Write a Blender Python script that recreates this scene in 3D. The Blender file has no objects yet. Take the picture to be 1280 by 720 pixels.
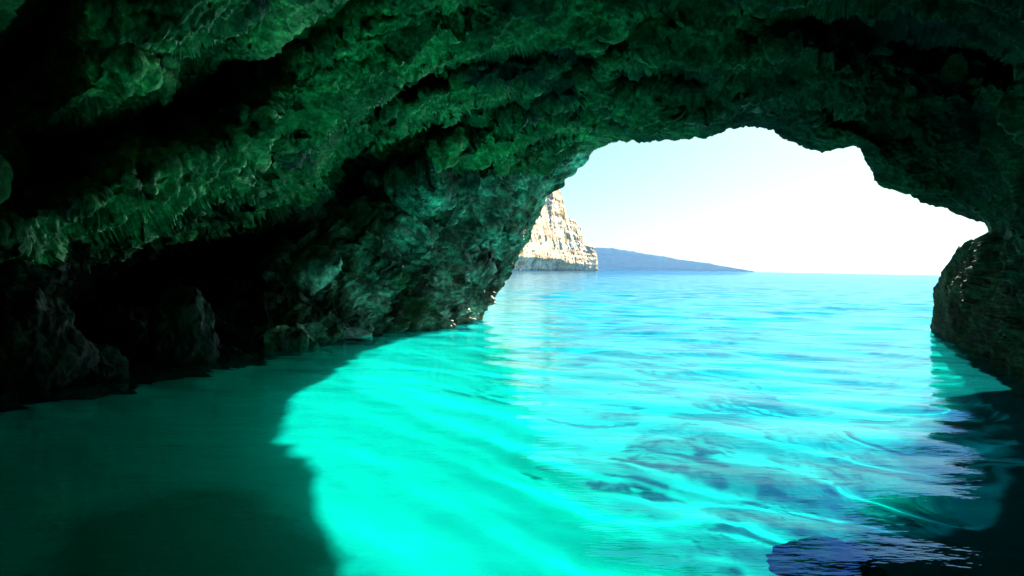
import bpy, math, time
import numpy as np
T0 = time.time()
rng = np.random.default_rng(7)
scene = bpy.context.scene

# ------------------------------------------------------------------ camera frame
F = 995.0                      # focal length in 1280-wide pixels
CAM = np.array([0.0, 0.0, 1.5])
PITCH = math.atan((360 - 334.0) / F)
ROLL = math.radians(1.05)
fw = np.array([0, math.cos(PITCH), -math.sin(PITCH)])
rt0 = np.array([1.0, 0, 0]); up0 = np.cross(rt0, fw)
rt = math.cos(ROLL) * rt0 + math.sin(ROLL) * up0
up = np.cross(rt, fw)
def ray(u, v):
    u = np.asarray(u, float); v = np.asarray(v, float)
    d = (u - 640)[..., None] / F * rt - (v - 360)[..., None] / F * up + fw
    return d / np.linalg.norm(d, axis=-1, keepdims=True)
def project(p):
    q = p - CAM
    z = q @ fw
    z = np.where(z > 0.05, z, 0.05)
    return 640 + F * (q @ rt) / z, 360 - F * (q @ up) / z, q @ fw

# ------------------------------------------------------------------ noise
def _hash(ix, iy, iz, s):
    h = (ix.astype(np.uint32) * np.uint32(374761393) + iy.astype(np.uint32) * np.uint32(668265263)
         + iz.astype(np.uint32) * np.uint32(2147483647) + np.uint32(s * 144665 + 1013))
    h = (h ^ (h >> np.uint32(13))) * np.uint32(1274126177)
    h = (h ^ (h >> np.uint32(15))) * np.uint32(2246822519)
    return h ^ (h >> np.uint32(16))
def vnoise(p, s=0):
    i = np.floor(p).astype(np.int64); f = (p - i).astype(np.float32)
    f = f * f * f * (f * (f * 6 - 15) + 10)
    out = np.zeros(len(p), np.float32)
    for dx in (0, 1):
        wx = f[:, 0] if dx else 1 - f[:, 0]
        for dy in (0, 1):
            wy = wx * (f[:, 1] if dy else 1 - f[:, 1])
            for dz in (0, 1):
                w = wy * (f[:, 2] if dz else 1 - f[:, 2])
                h = _hash(i[:, 0] + dx, i[:, 1] + dy, i[:, 2] + dz, s)
                out += w * (h.astype(np.float32) / np.float32(2**31) - 1)
    return out
def fbm(p, octs=4, s=0, gain=.5):
    o = np.zeros(len(p), np.float32); a = 1.0; n = 0
    R = np.array([[.8, .6, 0], [-.48, .64, .6], [.36, -.48, .8]])
    for k in range(octs):
        o += a * vnoise(p, s + k); n += a; a *= gain; p = (p @ R) * 2.03 + 3.1
    return o / n
def ridged(p, octs=4, s=0):
    o = np.zeros(len(p), np.float32); a = 1.0; n = 0
    R = np.array([[.8, .6, 0], [-.48, .64, .6], [.36, -.48, .8]])
    for k in range(octs):
        o += a * (1 - 2 * np.abs(vnoise(p, s + k))); n += a; a *= .5; p = (p @ R) * 2.1 + 1.7
    return o / n
def worley(p, s=0):
    """distance to the nearest feature point (F1) and to the next (F2)"""
    i = np.floor(p).astype(np.int64); f = (p - i).astype(np.float32)
    f1 = np.full(len(p), 9., np.float32); f2 = f1.copy()
    for dx in (-1, 0, 1):
        for dy in (-1, 0, 1):
            for dz in (-1, 0, 1):
                h = _hash(i[:, 0] + dx, i[:, 1] + dy, i[:, 2] + dz, s)
                a = dx + (h & np.uint32(1023)).astype(np.float32) / 1023 - f[:, 0]
                b = dy + ((h >> np.uint32(10)) & np.uint32(1023)).astype(np.float32) / 1023 - f[:, 1]
                c = dz + ((h >> np.uint32(20)) & np.uint32(1023)).astype(np.float32) / 1023 - f[:, 2]
                d = a * a + b * b + c * c
                f2 = np.minimum(f2, np.maximum(f1, d)); f1 = np.minimum(f1, d)
    return np.sqrt(f1), np.sqrt(f2)
def smooth(a, b, x):
    t = np.clip((x - a) / (b - a), 0, 1); return t * t * (3 - 2 * t)

# ------------------------------------------------------------------ mesh helpers
def link(name, me, mat=None, parent=None, kind=None, label=None, cat=None, group=None):
    o = bpy.data.objects.new(name, me); scene.collection.objects.link(o)
    if mat: me.materials.append(mat)
    if parent: o.parent = parent
    if kind: o["kind"] = kind
    if label: o["label"] = label
    if cat: o["category"] = cat
    if group: o["group"] = group
    return o
def mesh_from(name, V, Q, smooth_shade=True):
    me = bpy.data.meshes.new(name)
    n = Q.shape[1]
    me.vertices.add(len(V)); me.vertices.foreach_set("co", np.ascontiguousarray(V, np.float32).ravel())
    me.loops.add(Q.size); me.loops.foreach_set("vertex_index", np.ascontiguousarray(Q, np.int32).ravel())
    me.polygons.add(len(Q))
    me.polygons.foreach_set("loop_start", np.arange(0, Q.size, n, dtype=np.int32))
    if smooth_shade: me.polygons.foreach_set("use_smooth", np.ones(len(Q), bool))
    me.update(calc_edges=True); me.validate()
    return me
def grid_quads(nr, nc, wrap=False):
    idx = np.arange(nr * nc).reshape(nr, nc)
    if wrap: idx = np.concatenate([idx, idx[:, :1]], 1)
    return np.stack([idx[:-1, :-1], idx[:-1, 1:], idx[1:, 1:], idx[1:, :-1]], -1).reshape(-1, 4)
def grid_normals(P):
    du = np.gradient(P, axis=0); dv = np.gradient(P, axis=1)
    n = np.cross(du, dv); n /= np.linalg.norm(n, axis=-1, keepdims=True) + 1e-9
    return n
def submesh(name, V, Q):
    used, inv = np.unique(Q, return_inverse=True)
    return mesh_from(name, V[used], inv.reshape(Q.shape))

# ------------------------------------------------------------------ materials
def new_mat(name):
    m = bpy.data.materials.new(name); m.use_nodes = True
    nt = m.node_tree; nt.nodes.clear()
    out = nt.nodes.new("ShaderNodeOutputMaterial")
    return m, nt, out
def N(nt, t, **kw):
    n = nt.nodes.new(t)
    for k, v in kw.items():
        if k in n.inputs: n.inputs[k].default_value = v
        else: setattr(n, k, v)
    return n
def ramp(nt, fac, stops):
    r = nt.nodes.new("ShaderNodeValToRGB"); e = r.color_ramp.elements
    while len(e) < len(stops): e.new(.5)
    for k, (p, c) in enumerate(stops): e[k].position = p; e[k].color = (*c, 1)
    nt.links.new(fac, r.inputs[0]); return r.outputs[0]
def rock_mat(name, stops, patch=None, fade=None, pebble=.35, streak=None, bump=.6, scale=1.0, rough=.9, strata=None, spec=.25, wet=False):
    m, nt, out = new_mat(name); L = nt.links.new
    geo = N(nt, "ShaderNodeNewGeometry")
    n1 = N(nt, "ShaderNodeTexNoise"); n1.inputs["Scale"].default_value = 1.1 * scale; n1.inputs["Detail"].default_value = 9; n1.inputs["Roughness"].default_value = .68
    L(geo.outputs["Position"], n1.inputs["Vector"])
    col = ramp(nt, n1.outputs[0], stops)
    n2 = N(nt, "ShaderNodeTexNoise"); n2.inputs["Scale"].default_value = 9 * scale; n2.inputs["Detail"].default_value = 8; n2.inputs["Roughness"].default_value = .7
    L(geo.outputs["Position"], n2.inputs["Vector"])
    f2 = ramp(nt, n2.outputs[0], [(.3, (.35, .35, .35)), (.5, (.85, .85, .85)), (.72, (1.45, 1.4, 1.3))])
    mul = N(nt, "ShaderNodeMixRGB", blend_type="MULTIPLY"); mul.inputs[0].default_value = .85
    L(col, mul.inputs[1]); L(f2, mul.inputs[2]); c = mul.outputs[0]
    if patch:
        n3 = N(nt, "ShaderNodeTexNoise"); n3.inputs["Scale"].default_value = patch[1]; n3.inputs["Detail"].default_value = 6
        L(geo.outputs["Position"], n3.inputs["Vector"])
        f3 = ramp(nt, n3.outputs[0], [(patch[2], (0, 0, 0)), (patch[3], (1, 1, 1))])
        mx = N(nt, "ShaderNodeMixRGB"); L(f3, mx.inputs[0]); L(c, mx.inputs[1]); mx.inputs[2].default_value = (*patch[0], 1)
        m2 = N(nt, "ShaderNodeMixRGB", blend_type="MULTIPLY"); m2.inputs[0].default_value = .7
        L(mx.outputs[0], m2.inputs[1]); L(f2, m2.inputs[2]); c = m2.outputs[0]
    if strata:
        mp = N(nt, "ShaderNodeMapping"); mp.inputs["Scale"].default_value = strata[0]; mp.inputs["Rotation"].default_value = strata[1]
        L(geo.outputs["Position"], mp.inputs["Vector"])
        n4 = N(nt, "ShaderNodeTexNoise"); n4.inputs["Scale"].default_value = 1; n4.inputs["Detail"].default_value = 7; L(mp.outputs[0], n4.inputs["Vector"])
        f4 = ramp(nt, n4.outputs[0], strata[2])
        m4 = N(nt, "ShaderNodeMixRGB", blend_type="MULTIPLY"); m4.inputs[0].default_value = 1
        L(c, m4.inputs[1]); L(f4, m4.inputs[2]); c = m4.outputs[0]
    if fade:      # light dying away along X, painted in as darker colour with a ragged border
        sp = N(nt, "ShaderNodeSeparateXYZ"); L(geo.outputs["Position"], sp.inputs[0])
        n6 = N(nt, "ShaderNodeTexNoise"); n6.inputs["Scale"].default_value = .5; n6.inputs["Detail"].default_value = 6; L(geo.outputs["Position"], n6.inputs["Vector"])
        sc6 = N(nt, "ShaderNodeMath", operation="MULTIPLY_ADD"); L(n6.outputs[0], sc6.inputs[0]); sc6.inputs[1].default_value = fade[3]; L(sp.outputs["X"], sc6.inputs[2])
        mr6 = N(nt, "ShaderNodeMapRange"); mr6.inputs[1].default_value = fade[0] + fade[3] / 2; mr6.inputs[2].default_value = fade[1] + fade[3] / 2; L(sc6.outputs[0], mr6.inputs[0])
        m6 = N(nt, "ShaderNodeMixRGB", blend_type="MULTIPLY"); L(mr6.outputs[0], m6.inputs[0]); L(c, m6.inputs[1]); m6.inputs[2].default_value = (*fade[2], 1)
        c = m6.outputs[0]
    if streak:    # light and shade of slanting ribs, painted as streaks in one direction
        t3 = np.array(streak, float); t3 /= np.linalg.norm(t3); t1 = np.cross(t3, [1, 0, .2]); t1 /= np.linalg.norm(t1); t2 = np.cross(t3, t1)
        cb = N(nt, "ShaderNodeCombineXYZ")
        for k_, (t_, f_) in enumerate(((t1, 2.6), (t2, 2.6), (t3, .38))):
            dn = N(nt, "ShaderNodeVectorMath", operation="DOT_PRODUCT"); L(geo.outputs["Position"], dn.inputs[0]); dn.inputs[1].default_value = t_ * f_
            L(dn.outputs["Value"], cb.inputs[k_])
        ns = N(nt, "ShaderNodeTexNoise"); ns.inputs["Scale"].default_value = 1; ns.inputs["Detail"].default_value = 6; ns.inputs["Roughness"].default_value = .6; L(cb.outputs[0], ns.inputs["Vector"])
        fs = ramp(nt, ns.outputs[0], [(.36, (.22, .22, .2)), (.48, (.7, .7, .68)), (.6, (1.35, 1.35, 1.35))])
        ms = N(nt, "ShaderNodeMixRGB", blend_type="MULTIPLY"); ms.inputs[0].default_value = 1; L(c, ms.inputs[1]); L(fs, ms.inputs[2]); c = ms.outputs[0]
    vc = N(nt, "ShaderNodeTexVoronoi"); vc.inputs["Scale"].default_value = 6.5 * scale; L(geo.outputs["Position"], vc.inputs["Vector"])
    sv = N(nt, "ShaderNodeSeparateColor"); L(vc.outputs["Color"], sv.inputs[0])
    fv = ramp(nt, sv.outputs[0], [(0, (.45, .45, .45)), (.5, (.95, .95, .95)), (1, (1.7, 1.6, 1.5))])
    m7 = N(nt, "ShaderNodeMixRGB", blend_type="MULTIPLY"); m7.inputs[0].default_value = pebble
    L(c, m7.inputs[1]); L(fv, m7.inputs[2]); c = m7.outputs[0]
    b = N(nt, "ShaderNodeBsdfPrincipled"); L(c, b.inputs["Base Color"])
    b.inputs["Roughness"].default_value = rough; b.inputs["Specular IOR Level"].default_value = spec
    n5 = N(nt, "ShaderNodeTexNoise"); n5.inputs["Scale"].default_value = 22 * scale; n5.inputs["Detail"].default_value = 6; n5.inputs["Roughness"].default_value = .7
    L(geo.outputs["Position"], n5.inputs["Vector"])
    vo = N(nt, "ShaderNodeTexVoronoi"); vo.inputs["Scale"].default_value = 13 * scale; L(geo.outputs["Position"], vo.inputs["Vector"])
    ad = N(nt, "ShaderNodeMath", operation="SUBTRACT"); L(n5.outputs[0], ad.inputs[0]); L(vo.outputs["Distance"], ad.inputs[1])
    bp = N(nt, "ShaderNodeBump"); bp.inputs["Strength"].default_value = bump; bp.inputs["Distance"].default_value = .05 / scale
    L(ad.outputs[0], bp.inputs["Height"]); L(bp.outputs[0], b.inputs["Normal"])
    L(b.outputs[0], out.inputs["Surface"])
    return m

M_roof = rock_mat("cave_roof_algae_rock", [(.3, (.035, .05, .02)), (.48, (.10, .17, .055)), (.62, (.23, .38, .13)), (.8, (.40, .48, .26))],
                  patch=((.03, .03, .02), .55, .50, .62), fade=(-.5, 4.0, (.18, .16, .18), 4.0))
M_butt = rock_mat("grey_limestone", [(.36, (.06, .055, .035)), (.5, (.28, .26, .19)), (.62, (.62, .58, .45))], patch=((.08, .13, .05), .7, .56, .66), streak=(.37, .93, 1.05))
M_dark = rock_mat("dark_rock_with_shade", [(.3, (.012, .011, .008)), (.5, (.045, .038, .024)), (.72, (.12, .10, .06))], patch=((.02, .035, .015), .8, .52, .62), rough=.9, spec=.05)  # recess shade put into the colour; the outcrop and end wall share it
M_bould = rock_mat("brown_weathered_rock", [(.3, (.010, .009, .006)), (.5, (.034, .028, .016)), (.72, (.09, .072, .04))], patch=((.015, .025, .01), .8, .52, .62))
M_cliff = rock_mat("pale_limestone_cliff", [(.3, (.56, .40, .25)), (.5, (.78, .62, .42)), (.7, (.84, .72, .53))], scale=.05, bump=.8, pebble=.15, spec=0,
                   patch=((.2, .19, .09), .03, .58, .64),
                   strata=((.02, .02, .28), (.12, .05, 0), [(.34, (.7, .52, .36)), (.46, (.95, .88, .78)), (.6, (1, 1, 1))]))
M_hill = rock_mat("hill_scrub", [(.3, (.012, .02, .016)), (.55, (.02, .028, .022)), (.75, (.04, .038, .034))], scale=.006, bump=.3, pebble=.2, spec=0)
M_sub = rock_mat("algae_covered_rock", [(.3, (.34, .42, .28)), (.5, (.54, .60, .46)), (.7, (.68, .72, .58))], pebble=.2)

def sand_mat():
    m, nt, out = new_mat("seabed_sand"); L = nt.links.new
    geo = N(nt, "ShaderNodeNewGeometry")
    n1 = N(nt, "ShaderNodeTexNoise"); n1.inputs["Scale"].default_value = .35; n1.inputs["Detail"].default_value = 6
    L(geo.outputs["Position"], n1.inputs["Vector"])
    c1 = ramp(nt, n1.outputs[0], [(.3, (.36, .42, .30)), (.5, (.49, .51, .42)), (.7, (.56, .56, .47))])
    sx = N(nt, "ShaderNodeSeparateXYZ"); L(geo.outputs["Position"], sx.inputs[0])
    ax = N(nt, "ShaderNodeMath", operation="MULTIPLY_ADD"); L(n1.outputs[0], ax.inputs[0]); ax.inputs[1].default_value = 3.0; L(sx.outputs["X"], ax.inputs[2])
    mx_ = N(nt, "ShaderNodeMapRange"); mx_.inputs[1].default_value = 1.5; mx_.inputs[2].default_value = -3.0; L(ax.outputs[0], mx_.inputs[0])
    pale = N(nt, "ShaderNodeMixRGB"); L(mx_.outputs[0], pale.inputs[0]); L(c1, pale.inputs[1]); pale.inputs[2].default_value = (.80, .86, .70, 1); c1 = pale.outputs[0]  # sand paler on the left, standing in for light scattered into the shade
    # shade over the deep right side of the cave, painted into the seabed colour
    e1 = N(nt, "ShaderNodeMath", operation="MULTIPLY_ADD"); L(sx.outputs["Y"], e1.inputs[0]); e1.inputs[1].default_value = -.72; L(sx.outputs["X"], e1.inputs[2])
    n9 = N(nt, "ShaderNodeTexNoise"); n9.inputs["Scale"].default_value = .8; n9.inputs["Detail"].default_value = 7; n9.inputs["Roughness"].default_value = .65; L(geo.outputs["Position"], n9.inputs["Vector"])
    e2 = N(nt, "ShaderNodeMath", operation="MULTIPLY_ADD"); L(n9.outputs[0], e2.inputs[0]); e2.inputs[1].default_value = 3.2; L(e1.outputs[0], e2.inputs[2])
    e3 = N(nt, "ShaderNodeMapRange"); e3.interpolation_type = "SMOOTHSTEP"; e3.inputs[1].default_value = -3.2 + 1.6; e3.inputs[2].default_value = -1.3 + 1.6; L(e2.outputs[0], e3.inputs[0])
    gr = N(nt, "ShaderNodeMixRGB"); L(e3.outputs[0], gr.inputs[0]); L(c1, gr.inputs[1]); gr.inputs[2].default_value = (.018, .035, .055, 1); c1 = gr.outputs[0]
    # a blurred shadow near the viewer, painted into the seabed colour
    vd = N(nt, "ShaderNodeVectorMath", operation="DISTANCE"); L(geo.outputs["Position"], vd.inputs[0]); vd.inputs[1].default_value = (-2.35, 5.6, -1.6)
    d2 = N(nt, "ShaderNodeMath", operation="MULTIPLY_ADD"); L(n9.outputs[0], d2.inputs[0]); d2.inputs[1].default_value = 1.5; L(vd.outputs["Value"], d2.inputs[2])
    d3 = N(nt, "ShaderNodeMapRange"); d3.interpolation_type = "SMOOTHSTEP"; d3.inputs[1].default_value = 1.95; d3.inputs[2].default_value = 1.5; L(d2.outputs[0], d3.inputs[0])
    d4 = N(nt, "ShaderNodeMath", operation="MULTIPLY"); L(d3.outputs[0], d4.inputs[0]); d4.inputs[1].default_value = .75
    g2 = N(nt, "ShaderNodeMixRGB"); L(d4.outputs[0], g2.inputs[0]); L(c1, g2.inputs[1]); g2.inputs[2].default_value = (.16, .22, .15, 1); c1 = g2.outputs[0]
    b = N(nt, "ShaderNodeBsdfPrincipled"); b.inputs["Roughness"].default_value = .95; b.inputs["Specular IOR Level"].default_value = .1
    L(c1, b.inputs["Base Color"]); L(b.outputs[0], out.inputs["Surface"])
    b.subsurface_method = 'BURLEY'; b.inputs["Subsurface Weight"].default_value = .25; b.inputs["Subsurface Radius"].default_value = (.2, 1, .9); b.inputs["Subsurface Scale"].default_value = 4.0
    return m
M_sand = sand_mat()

TURBID = .07          # share of light scattered back by the milky water
def water_mat():
    m, nt, out = new_mat("sea_water"); L = nt.links.new
    geo = N(nt, "ShaderNodeNewGeometry")
    ln = N(nt, "ShaderNodeVectorMath", operation="LENGTH"); L(geo.outputs["Position"], ln.inputs[0])
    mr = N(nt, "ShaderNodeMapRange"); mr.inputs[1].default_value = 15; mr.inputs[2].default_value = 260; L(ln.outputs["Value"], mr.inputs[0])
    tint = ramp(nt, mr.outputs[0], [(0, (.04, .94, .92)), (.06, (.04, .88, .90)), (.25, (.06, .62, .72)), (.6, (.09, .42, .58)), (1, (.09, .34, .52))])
    g = N(nt, "ShaderNodeBsdfRefraction"); g.inputs["IOR"].default_value = 1.33; g.inputs["Roughness"].default_value = 0
    L(tint, g.inputs["Color"])
    gl = N(nt, "ShaderNodeBsdfGlossy"); gl.inputs["Roughness"].default_value = .02; L(ramp(nt, mr.outputs[0], [(0, (.42, .68, 1)), (.12, (.44, .70, .95)), (.7, (.38, .68, .90))]), gl.inputs["Color"])
    # fine ripples for the mirror part only
    n = N(nt, "ShaderNodeTexNoise"); n.inputs["Scale"].default_value = 2.2; n.inputs["Detail"].default_value = 4; n.inputs["Roughness"].default_value = .6
    mp = N(nt, "ShaderNodeMapping"); mp.inputs["Scale"].default_value = (.55, 1.3, 1); mp.inputs["Rotation"].default_value = (0, 0, math.radians(-15))
    L(geo.outputs["Position"], mp.inputs["Vector"]); L(mp.outputs[0], n.inputs["Vector"])
    bp = N(nt, "ShaderNodeBump"); bp.inputs["Distance"].default_value = .25
    st = N(nt, "ShaderNodeMapRange"); st.inputs[1].default_value = 12; st.inputs[2].default_value = 70; st.inputs[3].default_value = .05; st.inputs[4].default_value = .13
    L(ln.outputs["Value"], st.inputs[0]); L(st.outputs[0], bp.inputs["Strength"])
    n8 = N(nt, "ShaderNodeTexNoise"); n8.inputs["Scale"].default_value = .22; n8.inputs["Detail"].default_value = 3; L(mp.outputs[0], n8.inputs["Vector"])
    h8 = N(nt, "ShaderNodeMath", operation="MULTIPLY_ADD"); L(n8.outputs[0], h8.inputs[0]); h8.inputs[1].default_value = 2.2; L(n.outputs[0], h8.inputs[2])
    L(h8.outputs[0], bp.inputs["Height"]); L(bp.outputs[0], gl.inputs["Normal"])
    fr = N(nt, "ShaderNodeFresnel"); fr.inputs["IOR"].default_value = 1.33; L(bp.outputs[0], fr.inputs["Normal"])
    inv = N(nt, "ShaderNodeMath", operation="SUBTRACT"); inv.inputs[0].default_value = 1; L(geo.outputs["Backfacing"], inv.inputs[1])
    fm = N(nt, "ShaderNodeMath", operation="MULTIPLY"); L(fr.outputs[0], fm.inputs[0]); L(inv.outputs[0], fm.inputs[1])
    mx = N(nt, "ShaderNodeMixShader"); L(fm.outputs[0], mx.inputs[0]); df = N(nt, "ShaderNodeBsdfDiffuse")
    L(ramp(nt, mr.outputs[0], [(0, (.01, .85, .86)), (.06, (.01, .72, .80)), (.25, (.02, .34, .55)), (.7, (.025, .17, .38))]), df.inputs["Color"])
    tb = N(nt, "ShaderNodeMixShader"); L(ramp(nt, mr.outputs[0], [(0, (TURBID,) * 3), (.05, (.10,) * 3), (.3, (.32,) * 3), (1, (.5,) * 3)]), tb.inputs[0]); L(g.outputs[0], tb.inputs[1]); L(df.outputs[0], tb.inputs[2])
    L(tb.outputs[0], mx.inputs[1]); L(gl.outputs[0], mx.inputs[2])
    L(mx.outputs[0], out.inputs["Surface"])
    return m
M_water = water_mat()

# ------------------------------------------------------------------ the cave shell (a rough sphere of rock round the viewer, open at the mouth)
rim_px = [(640, 560), (618, 500), (604, 450), (598, 425), (600, 399), (606, 391), (611, 384), (618, 376), (622, 366), (630, 352), (638, 341), (641, 330),
          (648, 322), (652, 309), (660, 300), (664, 288), (668, 276), (673, 268), (676, 262), (683, 252), (686, 243), (696, 236), (703, 231), (706, 222),
          (716, 219), (722, 211), (730, 207), (736, 200), (738, 193), (743, 185), (757, 182), (768, 176), (780, 174.5), (796, 176), (812, 178), (822, 176),
          (838, 175), (852, 174), (868, 172), (882, 173), (892, 169), (908, 163), (924, 161), (940, 159), (952, 160), (966, 161), (972, 166), (978, 172),
          (992, 178), (1006, 186), (1018, 189), (1027, 192), (1040, 188), (1054, 187), (1066, 184), (1075, 187), (1078, 193), (1082, 204), (1088, 213),
          (1093, 221), (1098, 230), (1112, 235), (1128, 241), (1144, 248), (1160, 254), (1176, 259), (1192, 266), (1208, 271), (1220, 277), (1230, 281),
          (1233, 287), (1231, 292), (1221, 297), (1216, 299), (1206, 302), (1204, 307), (1196, 309), (1193, 317), (1186, 326), (1182, 334), (1176, 346), (1170, 355),
          (1165, 363), (1164, 375), (1165, 388), (1163, 400), (1166, 414), (1166, 430), (1166, 460), (1158, 520), (1130, 580)]
POLE = ray(905, 352)
ex = rt - (rt @ POLE) * POLE; ex /= np.linalg.norm(ex); ey = np.cross(ex, POLE); 
if ey @ up < 0: ey = -ey
def polar(d):
    return np.arctan2(d @ ey, d @ ex), np.arccos(np.clip(d @ POLE, -1, 1))
rp = np.array(rim_px, float); rth, ral = polar(ray(rp[:, 0], rp[:, 1]))
rth = np.where(rth < -math.pi / 2, rth + 2 * math.pi, rth)     # left side: just over pi
order = np.argsort(-rth); rth = rth[order]; ral = ral[order]
# distances (metres) seen in some directions; the surface is interpolated between them
def wl(u, v):      # distance along the optical axis at which the water surface is seen
    d = ray(u, v); return 1.5 / -d[2] * (d @ fw)
ctrl = [(600, 399), (520, 410), (450, 418), (375, 430), (300, 444), (220, 456), (150, 468), (75, 480), (0, 492), (-120, 515), (-300, 560)]
C = [(u, v, wl(u, v)) for u, v in ctrl]
C += [(u, v + (1.8 / d) * F * .9, d * 1.0) for u, v, d in C]                 # vertical just below the waterline
C += [(1166, 414, wl(1166, 414)), (1220, 442, wl(1220, 442)), (1280, 474, wl(1280, 474)), (1400, 545, wl(1400, 545)),
      (1166, 500, wl(1166, 414)), (1280, 620, wl(1280, 474)), (1400, 720, wl(1400, 545))]
C += [(640, 341, 23.6), (676, 262, 22.6), (743, 185, 20.4), (868, 172, 14.8), (945, 159, 14.6), (1027, 192, 14.6), (1098, 230, 14.8), (1176, 259, 15.2), (1233, 287, 15.6),
      (1165, 363, 20.3), (1200, 330, 18.6),
      (560, 330, 20.5), (500, 300, 18.4), (430, 250, 16.4), (380, 330, 16.4), (560, 240, 18.5), (620, 240, 20.6), (640, 200, 19.6),
      (330, 350, 17.6), (250, 330, 16.4), (150, 330, 13.6), (60, 350, 11.2), (-60, 350, 9.6), (200, 400, 13.6), (100, 420, 11.0), (300, 400, 15.2),
      (400, 205, 14.0), (300, 250, 12.2), (150, 285, 10.4), (0, 300, 8.8), (-200, 300, 7.6),
      (400, 100, 12.0), (200, 100, 9.6), (0, 100, 8.2), (560, 100, 14.0), (650, 150, 16.4), (700, 60, 13.6), (550, 0, 10.8), (300, 0, 9.0), (0, -40, 7.2),
      (760, 130, 15.0), (850, 60, 12.2), (870, 0, 10.8), (900, 120, 13.4), (1050, 100, 12.4), (1050, 0, 10.2), (1200, 100, 12.6), (1200, 200, 13.8), (1280, 0, 9.2),
      (1280, 150, 11.4), (1280, 300, 12.6), (1240, 380, 14.6), (1280, 420, 12.0), (1400, 300, 9.6), (1400, 100, 8.6), (1500, 400, 8.0),
      (640, -300, 7.6), (0, -400, 5.4), (1280, -400, 6.0), (-500, 0, 5.2), (1900, 200, 6.4)]
C = np.array(C)
cd = ray(C[:, 0], C[:, 1]); cR = C[:, 2] / (cd @ fw)
extra = [((0, 0, 1), 4.6), ((-1, 0, 0), 6.0), ((1, 0, 0), 6.8), ((-1, 0, .7), 5.6), ((1, 0, .7), 6.0), ((0, -1, 0), 9), ((0, -1, .8), 6), ((-1, -1, 0), 8.2), ((1, -1, 0), 8.2),
         ((-1, .3, -.2), 6.2), ((1, .3, -.2), 7), ((-1, -.6, -.3), 8), ((1, -.6, -.3), 8), ((0, -1, -.3), 9), ((-1, 0, -.3), 6.4), ((1, 0, -.3), 7)]
ed = np.array([e[0] for e in extra], float); ed /= np.linalg.norm(ed, axis=1, keepdims=True)
cd = np.vstack([cd, ed]); cR = np.concatenate([cR, [e[1] for e in extra]])
def phi(a, b):
    d2 = ((a[:, None, :] - b[None]) ** 2).sum(-1); return np.sqrt(d2 + .05 ** 2)
A = phi(cd, cd); n = len(cd)
A = np.block([[A, np.ones((n, 1))], [np.ones((1, n)), np.zeros((1, 1))]]) ; A[:n, :n] -= np.eye(n) * 1e-3
W = np.linalg.solve(A, np.concatenate([np.log(cR), [0]]))
def baseR(d):
    out = np.empty(len(d))
    for k in range(0, len(d), 100000):
        out[k:k + 100000] = phi(d[k:k + 100000], cd) @ W[:n] + W[n]
    return np.exp(out)

# grooves cut into roof and walls: (pixel polyline, half width px, depth as share of distance)
grooves = [
    ([(40, 200), (170, 160), (300, 95), (380, 40), (460, -30)], 36, .16),
    ([(-90, 150), (0, 90), (60, 10), (90, -60)], 62, .17),
    ([(-60, 260), (20, 240), (80, 215)], 22, .10),
    ([(150, 60), (230, 70), (300, 30)], 12, .05),
    ([(120, 350), (240, 315), (340, 275), (445, 228)], 46, .19),
    ([(300, 215), (360, 190)], 9, .05),
    ([(430, 215), (500, 178), (580, 155), (640, 128), (700, 100), (750, 62), (830, 18)], 13, .075),
    ([(470, 140), (510, 112), (560, 90)], 15, .07),
    ([(590, 80), (640, 72), (700, 66)], 9, .05),
    ([(500, 196), (560, 172), (610, 160)], 7, .04),
    ([(470, 212), (540, 200), (600, 212)], 9, .06),
    ([(660, 190), (700, 176), (735, 168)], 5, .03),
    ([(600, 145), (655, 122), (705, 112)], 6, .03),
    ([(705, 105), (730, 120), (735, 150)], 8, .03),
    ([(790, 100), (840, 92), (880, 98)], 16, .06),
    ([(860, 130), (930, 112), (1000, 120), (1050, 150)], 10, .035),
    ([(1020, 150), (1090, 170), (1140, 190)], 9, .03),
    ([(960, 20), (1060, 30), (1160, 60), (1280, 90)], 22, .07),
    ([(540, 10), (600, 6)], 16, .05),
    ([(630, 275), (610, 300), (585, 340)], 10, .03),
    ([(400, 305), (385, 370), (420, 405)], 14, .04),
    ([(190, 440), (300, 420), (380, 400)], 18, .06),
    ([(60, 360), (80, 400), (120, 440)], 26, .08),
    ([(1190, 250), (1240, 262), (1300, 300)], 8, .03),
]
def seg_dist(u, v, pts):
    best = np.full(len(u), 1e9, np.float32)
    for (x0, y0), (x1, y1) in zip(pts[:-1], pts[1:]):
        dx, dy = x1 - x0, y1 - y0
        t = np.clip(((u - x0) * dx + (v - y0) * dy) / (dx * dx + dy * dy), 0, 1)
        best = np.minimum(best, np.hypot(u - x0 - t * dx, v - y0 - t * dy))
    return best

NT, NA1, NA2 = 1500, 760, 70
th = np.linspace(rth[0], rth[-1], NT)
al0 = np.interp(-th, -rth, ral)
al0 = al0 + .0012 * fbm(np.stack([th * 60, th * 0, th * 0], 1), 4, 5) * smooth(0, .02, al0)
tA = np.linspace(0, 1, NA1) ** 1.15
AIN = math.radians(66)
alpha = np.concatenate([al0[None] + (AIN - al0[None]) * tA[:, None],
                        np.repeat((AIN + (math.radians(174) - AIN) * np.linspace(0, 1, NA2 + 1)[1:])[:, None], NT, 1)], 0)
thg = np.repeat(th[None], len(alpha), 0)
D = (np.cos(alpha)[..., None] * POLE + np.sin(alpha)[..., None] * (np.cos(thg)[..., None] * ex + np.sin(thg)[..., None] * ey))
Df = D.reshape(-1, 3)
R = baseR(Df)
P = CAM + Df * R[:, None]
uu, vv, zz = project(P)
infront = smooth(.5, 2.5, zz)
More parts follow.
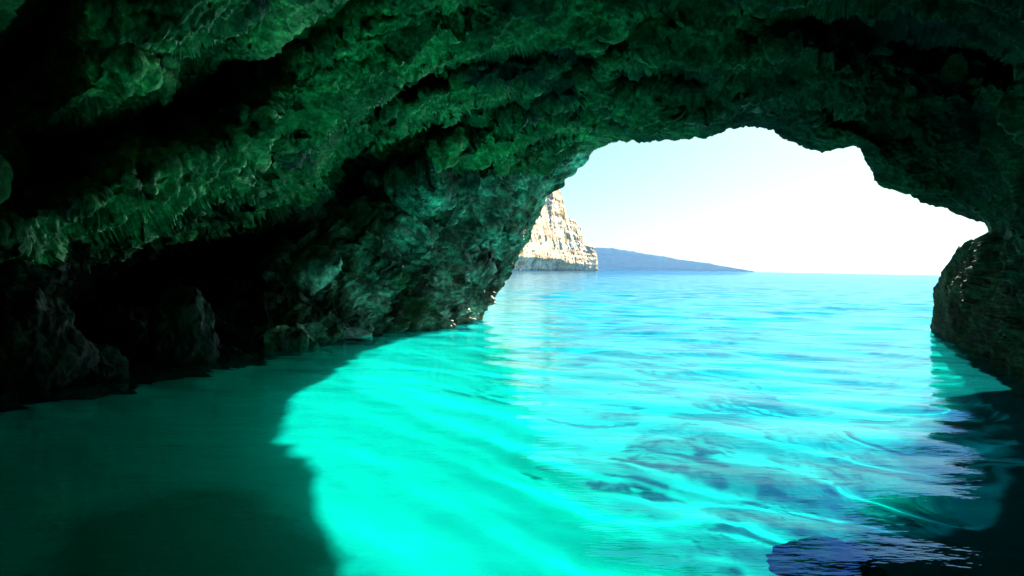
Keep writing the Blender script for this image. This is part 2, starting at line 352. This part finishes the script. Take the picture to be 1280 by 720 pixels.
# warp the pixel coordinates a little so that the grooves wander with the rock
w1 = fbm(P * .9, 4, 11); w2 = fbm(P * .9 + 7, 4, 15); w3 = fbm(P * 3.1, 3, 35)
uw = uu + 26 * w1 + 9 * w3; vw = vv + 22 * w2 + 9 * w3
g = np.zeros(len(P), np.float32)
for pts, hw, dep in grooves:
    d = seg_dist(uw, vw, pts)
    g += 1.7 * dep * np.exp(-(d / hw) ** 2 * .9)
rimfade = smooth(0, math.radians(2.5), (alpha - al0[None])).reshape(-1)
R2 = R * (1 + g * infront * smooth(0, math.radians(4), (alpha - al0[None])).reshape(-1))
P = (CAM + Df * R2[:, None]).reshape(alpha.shape + (3,))
Nn = grid_normals(P).reshape(-1, 3); P = P.reshape(-1, 3)
inward = (Nn * -Df).sum(-1); Nn *= np.sign(inward)[:, None]           # point into the cave
# layered ledges + lumps
sd = np.array([.25, .80, .50]); sd /= np.linalg.norm(sd)
q = P + .30 * np.stack([w1, w2, w3], 1)
st = (q @ sd)
a1 = np.array([.87, -.38, .30]); a2 = np.cross(sd, a1)
strat = fbm(np.stack([st * 2.1, (q @ a1) * .30, (q @ a2) * .6], 1), 5, 21, .55)
w = (st * .75 + .35 * w1) % 1.0
saw = (w - .5) * smooth(1, .82, w)
big = fbm(P * .45, 4, 41)
rid = ridged(P * 1.5, 4, 51)
f1, f2 = worley(P * 2.6 + .15 * np.stack([w1, w2, w3], 1), 61)
h1, h2 = worley(P * 6.5 + .2 * np.stack([w2, w3, w1], 1), 71)
k1, k2 = worley(P * 14, 81)
fine = fbm(P * 14, 3, 91)
lump = .5 + .5 * np.clip(fbm(P * .6 + 9, 3, 95) * 2.2, -1, 1)
strat2 = fbm(np.stack([st * 5.2 + 3, (q @ a1) * .55, (q @ a2) * 1.3], 1), 4, 121, .6)
disp = .24 * big + .55 * strat + .20 * strat2 + .42 * saw + .04 * rid + (.03 + .06 * lump) * (.5 - f1) + (.03 + .055 * lump) * (.4 - 1.2 * h1 * h1) + .06 * (.4 - 1.2 * k1 * k1) + .05 * fine
amp = (.22 + .78 * rimfade) * (.38 + .62 * smooth(6.5, 13, R))
# slanting flutes down the left buttress
inb = smooth(300, 420, uu) * smooth(760, 700, uu) * smooth(175, 235, vv + 12 * w3) * (zz > 2)
al_ = P[:, 1] * .93 + P[:, 0] * .37 - P[:, 2] * .95
fl = ridged(np.stack([al_ * 2.1, P[:, 2] * .22, P[:, 0] * .2], 1) + .15 * np.stack([w1, w2, w3], 1), 3, 131)
disp = disp + inb * (.62 * fl + .14 * fbm(np.stack([al_ * 4, P[:, 2] * 1.2, P[:, 0]], 1), 3, 141))
P = P + Nn * (disp * amp)[:, None]
# outer face of the rock round the mouth
P = P.reshape(alpha.shape + (3,))
ext = []
R0 = R2.reshape(alpha.shape)[0]
for dl, k in ((.15, 1.012), (.8, 1.035), (2, 1.06), (4, 1.09), (7, 1.1), (12, 1.1), (18, 1.12), (26, 1.14), (36, 1.18), (48, 1.25)):
    a = np.minimum(al0 + math.radians(dl), math.radians(68))
    r = R0 * np.cos(al0) / np.cos(a) * k
    d = (np.cos(a)[:, None] * POLE + np.sin(a)[:, None] * (np.cos(th)[:, None] * ex + np.sin(th)[:, None] * ey))
    p = CAM + d * r[:, None]
    nz = fbm(p * .5, 4, 33) * min(1.2, dl * .12)
    ext.append(p + d * nz[:, None])
P = np.concatenate([np.array(ext[::-1]), P], 0)
nE = len(ext)
Q = grid_quads(len(P), NT)
Vs = P.reshape(-1, 3)
print("shell", len(Vs), time.time() - T0)
# which piece a face belongs to: the right outcrop, the left buttress, or the roof and walls
row = Q[:, 0] // NT; col = Q[:, 0] % NT
cen = Vs[Q].mean(1)
cu, cv, cz = project(cen)
wob = fbm(cen * 1.3, 3, 77) * 16
thc = th[col]
i_notch = th[np.argmin(np.abs(th - polar(ray(1236, 287)[None])[0][0]))]
right = (thc < 1.2) & (cv + wob * .5 > np.interp(cu, [1160, 1233, 1262, 1300, 1500, 2200], [289, 287, 300, 330, 420, 600])) & (cz > 2) | ((row < nE) & (thc < i_notch))
butt = (~right) & (thc > 1.2) & (cz > 2) & (cu > 330) & (row >= nE) & \
       (cv + wob > np.interp(cu, [330, 370, 430, 470, 530, 590, 640, 690, 740], [300, 262, 225, 208, 205, 215, 218, 212, 190]))
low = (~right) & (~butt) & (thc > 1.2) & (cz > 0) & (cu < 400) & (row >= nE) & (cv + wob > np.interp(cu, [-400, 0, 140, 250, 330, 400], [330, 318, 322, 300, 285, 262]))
rest = ~(right | butt | low)
cave = link("cave_roof", submesh("cave_roof", Vs, Q[rest]), M_roof, kind="structure", label="green algae-covered rock roof arching over the cave mouth")
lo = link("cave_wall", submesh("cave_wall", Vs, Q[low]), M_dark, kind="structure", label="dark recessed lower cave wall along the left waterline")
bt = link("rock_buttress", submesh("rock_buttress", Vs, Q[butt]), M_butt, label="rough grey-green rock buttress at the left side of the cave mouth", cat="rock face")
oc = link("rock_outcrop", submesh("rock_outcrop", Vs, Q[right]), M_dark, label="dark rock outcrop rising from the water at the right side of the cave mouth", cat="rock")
# the inner end of the cave, behind the viewer
gx, gz = np.meshgrid(np.linspace(-13, 13, 140), np.linspace(-4, 5, 60))
bp_ = np.stack([gx, np.full_like(gx, -8.2), gz], -1).reshape(-1, 3)
bp_[:, 1] += fbm(bp_ * .5, 5, 3) * .9 + .2 * ridged(bp_ * 1.6, 3, 8) + .06 * bp_[:, 0] ** 2 * .25
bw = link("cave_end_wall", mesh_from("cave_end_wall", bp_, grid_quads(60, 140)), M_dark, kind="structure", label="inner end wall of the cave")
shell_objs = [cave, lo, bt, oc, bw]

# ------------------------------------------------------------------ seabed
def polar_grid(r, a):
    rr, aa = np.meshgrid(r, a, indexing="ij")
    return rr * np.sin(aa), rr * np.cos(aa)
def front_angles(nf, nb, half):
    f = np.linspace(-half, half, nf); b = np.linspace(half, 2 * math.pi - half, nb + 2)[1:-1]
    return np.concatenate([f, b])
LW = np.array([[p_[0], p_[1]] for p_ in (CAM + ray(u, v) * (1.5 / -ray(u, v)[2]) for u, v in ctrl)])   # left waterline in plan
def bedz(x, y):
    p = np.stack([x, y, x * 0], 1)
    z = -2.15 + .28 * fbm(p * .22, 3, 201) + .07 * fbm(p * .9, 3, 205)
    lx = np.interp(y, LW[::-1, 1], LW[::-1, 0])
    z += .8 * smooth(1.0, -2.5, x) * smooth(2, 6, y) * smooth(26, 20, y)
    z -= .9 * smooth(1.0, 6, x) * smooth(25, 15, y)
    near = smooth(2.6, 0, x - lx) * smooth(27, 22, y)
    z += near * (.7 + .5 * fbm(p * 1.4, 4, 211))
    rx = np.interp(y, [5, 11.6, 21], [5.6, 7.5, 11.3])
    z += smooth(2.2, 0, rx - x) * smooth(24, 19, y) * (.9 + .6 * fbm(p * 1.2, 3, 221))
    z = np.minimum(z, -.22 + .1 * fbm(p * 2, 3, 231))
    z -= smooth(26, 70, y) * 2.2 + smooth(60, 400, np.hypot(x, y)) * 9 + smooth(300, 1500, np.hypot(x, y)) * 22
    return z
r = np.concatenate([[.05], np.geomspace(1.2, 60, 420), np.geomspace(64, 8000, 55)])
a = front_angles(420, 60, math.radians(55))
x, y = polar_grid(r, a)
z = bedz(x.ravel(), y.ravel())
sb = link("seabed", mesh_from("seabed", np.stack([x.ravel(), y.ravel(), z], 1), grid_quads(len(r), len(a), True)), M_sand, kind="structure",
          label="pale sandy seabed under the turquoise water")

# ------------------------------------------------------------------ water surface
r = np.concatenate([[.05], np.geomspace(1.0, 420, 1150), np.geomspace(440, 8000, 45)])
a = front_angles(1350, 90, math.radians(52))
x, y = polar_grid(r, a)
rr = np.hypot(x, y); xf, yf, rf = x.ravel(), y.ravel(), rr.ravel()
af = np.abs(np.arctan2(xf, yf))
z = np.zeros(len(xf))
wr = np.random.default_rng(12)
comps = []
for lam0, lam1, ncomp, slope, spread_ in ((2.2, 5.0, 8, .022, 30), (.9, 2.0, 14, .042, 30), (.42, .85, 22, .015, 34), (.22, .4, 20, .004, 50)):
    for k in range(ncomp):
        lam = math.exp(wr.uniform(math.log(lam0), math.log(lam1)))
        ang = math.radians(252 + wr.normal(0, spread_))
        comps.append((lam, ang, slope / math.sqrt(ncomp) * 1.4, wr.uniform(0, 6.283)))
gust = .55 + .45 * smooth(-.5, .6, fbm(np.stack([xf * .35, yf * .16, xf * 0], 1), 3, 301)) + .0 * xf
expos = (.25 + .62 * smooth(4, 24, yf) + .15 * smooth(24, 60, rf) + .55 * smooth(-.5, 3.5, xf)) * gust
wx = .25 * fbm(np.stack([xf * .5, yf * .5, xf * 0], 1), 2, 311); wy = .25 * fbm(np.stack([xf * .5, yf * .5, xf * 0 + 5], 1), 2, 315)
back = 1 - smooth(math.radians(50), math.radians(60), af)
for lam, ang, sl, ph in comps:
    k = 2 * math.pi / lam
    fade = smooth(lam * 75, lam * 32, rf) * (back if lam < 3 else 1)
    if lam > .3: fade = np.maximum(fade, 0)
    s = np.sin(k * ((xf + wx) * math.cos(ang) + (yf + wy) * math.sin(ang)) + ph)
    z += fade * sl / k * s
z *= expos * 1.05
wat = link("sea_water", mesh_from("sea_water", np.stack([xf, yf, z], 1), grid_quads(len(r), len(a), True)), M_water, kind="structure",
           label="clear turquoise sea water with small waves")
print("water", len(xf), time.time() - T0)

# ------------------------------------------------------------------ boulders
def ico(sub):
    import bmesh
    bm = bmesh.new(); bmesh.ops.create_icosphere(bm, subdivisions=sub, radius=1)
    me = bpy.data.meshes.new("tmp"); bm.to_mesh(me); bm.free()
    v = np.empty(len(me.vertices) * 3); me.vertices.foreach_get("co", v)
    f = np.empty(len(me.polygons) * 3, int); me.loops.foreach_get("vertex_index", f)
    bpy.data.meshes.remove(me); return v.reshape(-1, 3), f.reshape(-1, 3)
IV, IF = ico(6)
def boulder(name, loc, size, seed, mat, label, cat, group=None, rz=0, lumpy=.22):
    v = IV.copy()
    k = seed * 13.7
    rad = 1 + lumpy * 1.6 * fbm(v * 1.1 + k, 3, seed) + lumpy * .8 * ridged(v * 2.2 + k, 3, seed + 5)
    f1_, _ = worley(v * 4 + k, seed + 9); h1_, _ = worley(v * 11 + k, seed + 19)
    rad += lumpy * .5 * (.5 - f1_) + lumpy * .22 * (.5 - h1_) + .05 * lumpy * fbm(v * 22, 3, seed + 30)
    v = v * rad[:, None] * np.array(size)
    c, s = math.cos(rz), math.sin(rz)
    v = np.stack([v[:, 0] * c - v[:, 1] * s, v[:, 0] * s + v[:, 1] * c, v[:, 2]], 1)
    o = link(name, mesh_from(name, v, IF), mat, label=label, cat=cat, group=group)
    o.location = loc; return o
def on_water(u, v, back=0, z=0.0):
    d = ray(u, v); p = CAM + d * (1.5 / -d[2]); dd = d.copy(); dd[2] = 0; dd /= np.linalg.norm(dd)
    return (p[0] + dd[0] * back, p[1] + dd[1] * back, z)
B = []
gB = "boulders along the foot of the left cave wall"
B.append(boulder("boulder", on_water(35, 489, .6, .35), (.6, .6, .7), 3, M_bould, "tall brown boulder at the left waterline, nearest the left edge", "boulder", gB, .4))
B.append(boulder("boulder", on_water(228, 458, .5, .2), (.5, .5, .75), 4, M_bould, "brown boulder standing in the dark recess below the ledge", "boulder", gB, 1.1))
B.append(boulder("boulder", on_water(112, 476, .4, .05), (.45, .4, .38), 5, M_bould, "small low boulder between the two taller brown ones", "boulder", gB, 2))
B.append(boulder("boulder", on_water(395, 424, .5, .0), (.9, .7, .3), 6, M_sub, "low green algae-covered boulder at the foot of the grey buttress", "boulder", gB, .2))
def on_bed(x, y, dz): return (x, y, float(bedz(np.array([x]), np.array([y]))[0]) + dz)
B.append(boulder("submerged_rock", on_bed(2.5, 6.2, -.08), (.5, .42, .3), 12, M_dark, "dark brownish rock under the water near the bottom edge at right of centre", "rock", None, .8))

# ------------------------------------------------------------------ far cliff and distant hills
def ridge_land(name, DISTS, outline, thick, mat, amp, nx, nt, seed, kind=None, label=None, cat=None, layers=0):
    """OUTLINE: [(pixel u, height in px over the horizon)] from one end to the other; built at DIST metres with THICK metres of depth"""
    us = np.linspace(outline[0][0], outline[-1][0], nx)
    hs = np.interp(us, [o[0] for o in outline], [o[1] for o in outline])
    DIST = np.interp(us, [outline[0][0], outline[-1][0]], DISTS)
    X = (us - 640) / F * DIST; H = hs / F * DIST + 1.5
    t = np.linspace(0, 1, nt)
    # cross-section: foot in front, steep face, top, long back slope
    sy = np.interp(t, [0, .06, .12, .17, .5, .62, .8, 1], [.12, .12, .10, -.02, .25, .4, .7, 1.0])
    sz = np.interp(t, [0, .06, .12, .17, .5, .62, .8, 1], [-.15, .0, .06, .12, .80, 1.0, .8, -.2])
    XX, TT = np.meshgrid(X, t, indexing="ij")
    taper = np.clip(np.abs(X - X[0 if abs(outline[0][1]) < abs(outline[-1][1]) else -1]) / thick * 2.5, .1, 1)[:, None]
    YY = DIST[:, None] + sy[None] * thick * taper + 0 * XX
    ZZ = sz[None] * H[:, None]
    G = np.stack([XX, YY, ZZ], -1)
    nn = grid_normals(G).reshape(-1, 3); G = G.reshape(-1, 3)
    s = 1 / amp
    dd = fbm(G * s * .25, 5, seed) * 1.2 + .6 * ridged(G * s * .6, 4, seed + 9)
    if layers:
        lay = fbm(np.stack([G[:, 0] * .02, G[:, 1] * .02, (G[:, 2] + .06 * G[:, 0]) * .35], 1), 4, seed + 20)
        dd = dd * .8 + layers * lay
        c1, _ = worley(G * np.array([.05, .05, .12]), seed + 40); dd += .5 * (.5 - c1)
    sign = -1 if nn[nt // 3, 1] > 0 else 1
    G = G + nn * sign * (dd * amp * .5)[:, None]
    return link(name, mesh_from(name, G, grid_quads(nx, nt)), mat, kind=kind, label=label, cat=cat)
cliff_o = [(560, 190), (600, 170), (640, 150), (668, 128), (684, 112), (690, 128), (697, 114), (702, 104), (706, 88), (709, 72), (714, 64), (724, 58), (727, 50), (729, 32), (736, 28), (742, 27), (745, 24), (746.5, 10), (747, 0)]
cl = ridge_land("sea_cliff", (230, 620), cliff_o, 120, M_cliff, 2.0, 420, 260, 401, label="sunlit pale limestone sea cliff with a dark undercut base beyond the cave mouth", cat="cliff", layers=.8)
hill_o = [(560, 20), (640, 26), (700, 28), (745, 29), (775, 28), (790, 26), (810, 23), (835, 19.5), (860, 15.5), (885, 12), (905, 8), (925, 4), (943, 0), (950, -3)]
hl = ridge_land("hills", (4200, 4200), hill_o, 900, M_hill, 9, 300, 80, 501, kind="structure", label="distant low headland fading to blue on the horizon")

# ------------------------------------------------------------------ air
bx = np.array([[x, y, z] for x in (-8600, 8600) for y in (-8600, 8600) for z in (-42, 190)], float)
bq = np.array([[0, 1, 3, 2], [4, 6, 7, 5], [0, 4, 5, 1], [2, 3, 7, 6], [0, 2, 6, 4], [1, 5, 7, 3]])
M_haze, hnt, hout = new_mat("haze_air")
pv = N(hnt, "ShaderNodeVolumePrincipled"); pv.inputs["Density"].default_value = .7e-4; pv.inputs["Color"].default_value = (.23, .52, .92, 1); pv.inputs["Anisotropy"].default_value = 0
hnt.links.new(pv.outputs[0], hout.inputs["Volume"])
hz = link("haze", mesh_from("haze", bx, bq, False), M_haze, kind="stuff", label="thin pale haze over the sea")

# ------------------------------------------------------------------ light
SUN_AZ, SUN_EL = 25.5, 24.4       # azimuth to the right of the view (+Y), elevation
sl = bpy.data.lights.new("sun", "SUN"); sl.energy = 5; sl.angle = math.radians(.5); sl.color = (1, .96, .88)
so = bpy.data.objects.new("sun", sl); scene.collection.objects.link(so)
from mathutils import Vector
sdir = Vector((math.sin(math.radians(SUN_AZ)) * math.cos(math.radians(SUN_EL)), math.cos(math.radians(SUN_AZ)) * math.cos(math.radians(SUN_EL)), math.sin(math.radians(SUN_EL))))
so.rotation_euler = sdir.to_track_quat('Z', 'Y').to_euler()
so.location = sdir * 60
try:
    sl.cycles.is_caustics_light = True
    wat.cycles.is_caustics_caster = True
    for o in [sb] + shell_objs + B: o.cycles.is_caustics_receiver = True
except Exception as e: print("caustics", e)
wd = bpy.data.worlds.new("World"); scene.world = wd; wd.use_nodes = True
nt = wd.node_tree; bg = nt.nodes["Background"]
sk = nt.nodes.new("ShaderNodeTexSky"); sk.sky_type = 'NISHITA'; sk.sun_disc = False
sk.sun_elevation = math.radians(SUN_EL); sk.sun_rotation = math.radians(SUN_AZ); sk.air_density = 1.0; sk.dust_density = .6; sk.ozone_density = 1.5
mu = nt.nodes.new("ShaderNodeMixRGB"); mu.blend_type = "MULTIPLY"; mu.inputs[0].default_value = 1; tcw = nt.nodes.new("ShaderNodeTexCoord"); spw = nt.nodes.new("ShaderNodeSeparateXYZ"); nt.links.new(tcw.outputs["Generated"], spw.inputs[0])
nt.links.new(ramp(nt, spw.outputs["Z"], [(0, (.15, .215, .21)), (.165, (.145, .21, .205)), (.30, (.03, .10, .27)), (1, (.02, .07, .22))]), mu.inputs[2])
nt.links.new(sk.outputs[0], mu.inputs[1]); nt.links.new(mu.outputs[0], bg.inputs[0]); bg.inputs[1].default_value = .05

# ------------------------------------------------------------------ camera + render
from mathutils import Matrix
cam = bpy.data.cameras.new("camera"); co = bpy.data.objects.new("camera", cam); scene.collection.objects.link(co)
cam.sensor_width = 36; cam.lens = F / 1280 * 36; cam.clip_end = 40000; cam.clip_start = .05
co.matrix_world = Matrix([[rt[0], up[0], -fw[0], CAM[0]], [rt[1], up[1], -fw[1], CAM[1]], [rt[2], up[2], -fw[2], CAM[2]], [0, 0, 0, 1]])
scene.camera = co
vs = scene.view_settings; vs.view_transform = 'Standard'; vs.look = 'None'; vs.exposure = 3.05; vs.gamma = 1
cy = scene.cycles
cy.max_bounces = 10; cy.diffuse_bounces = 4; cy.glossy_bounces = 4; cy.transmission_bounces = 6; cy.transparent_max_bounces = 8; cy.volume_bounces = 0
cy.caustics_reflective = True; cy.caustics_refractive = True; cy.sample_clamp_indirect = 6; cy.blur_glossy = .5
cy.use_denoising = True
print("done", time.time() - T0)
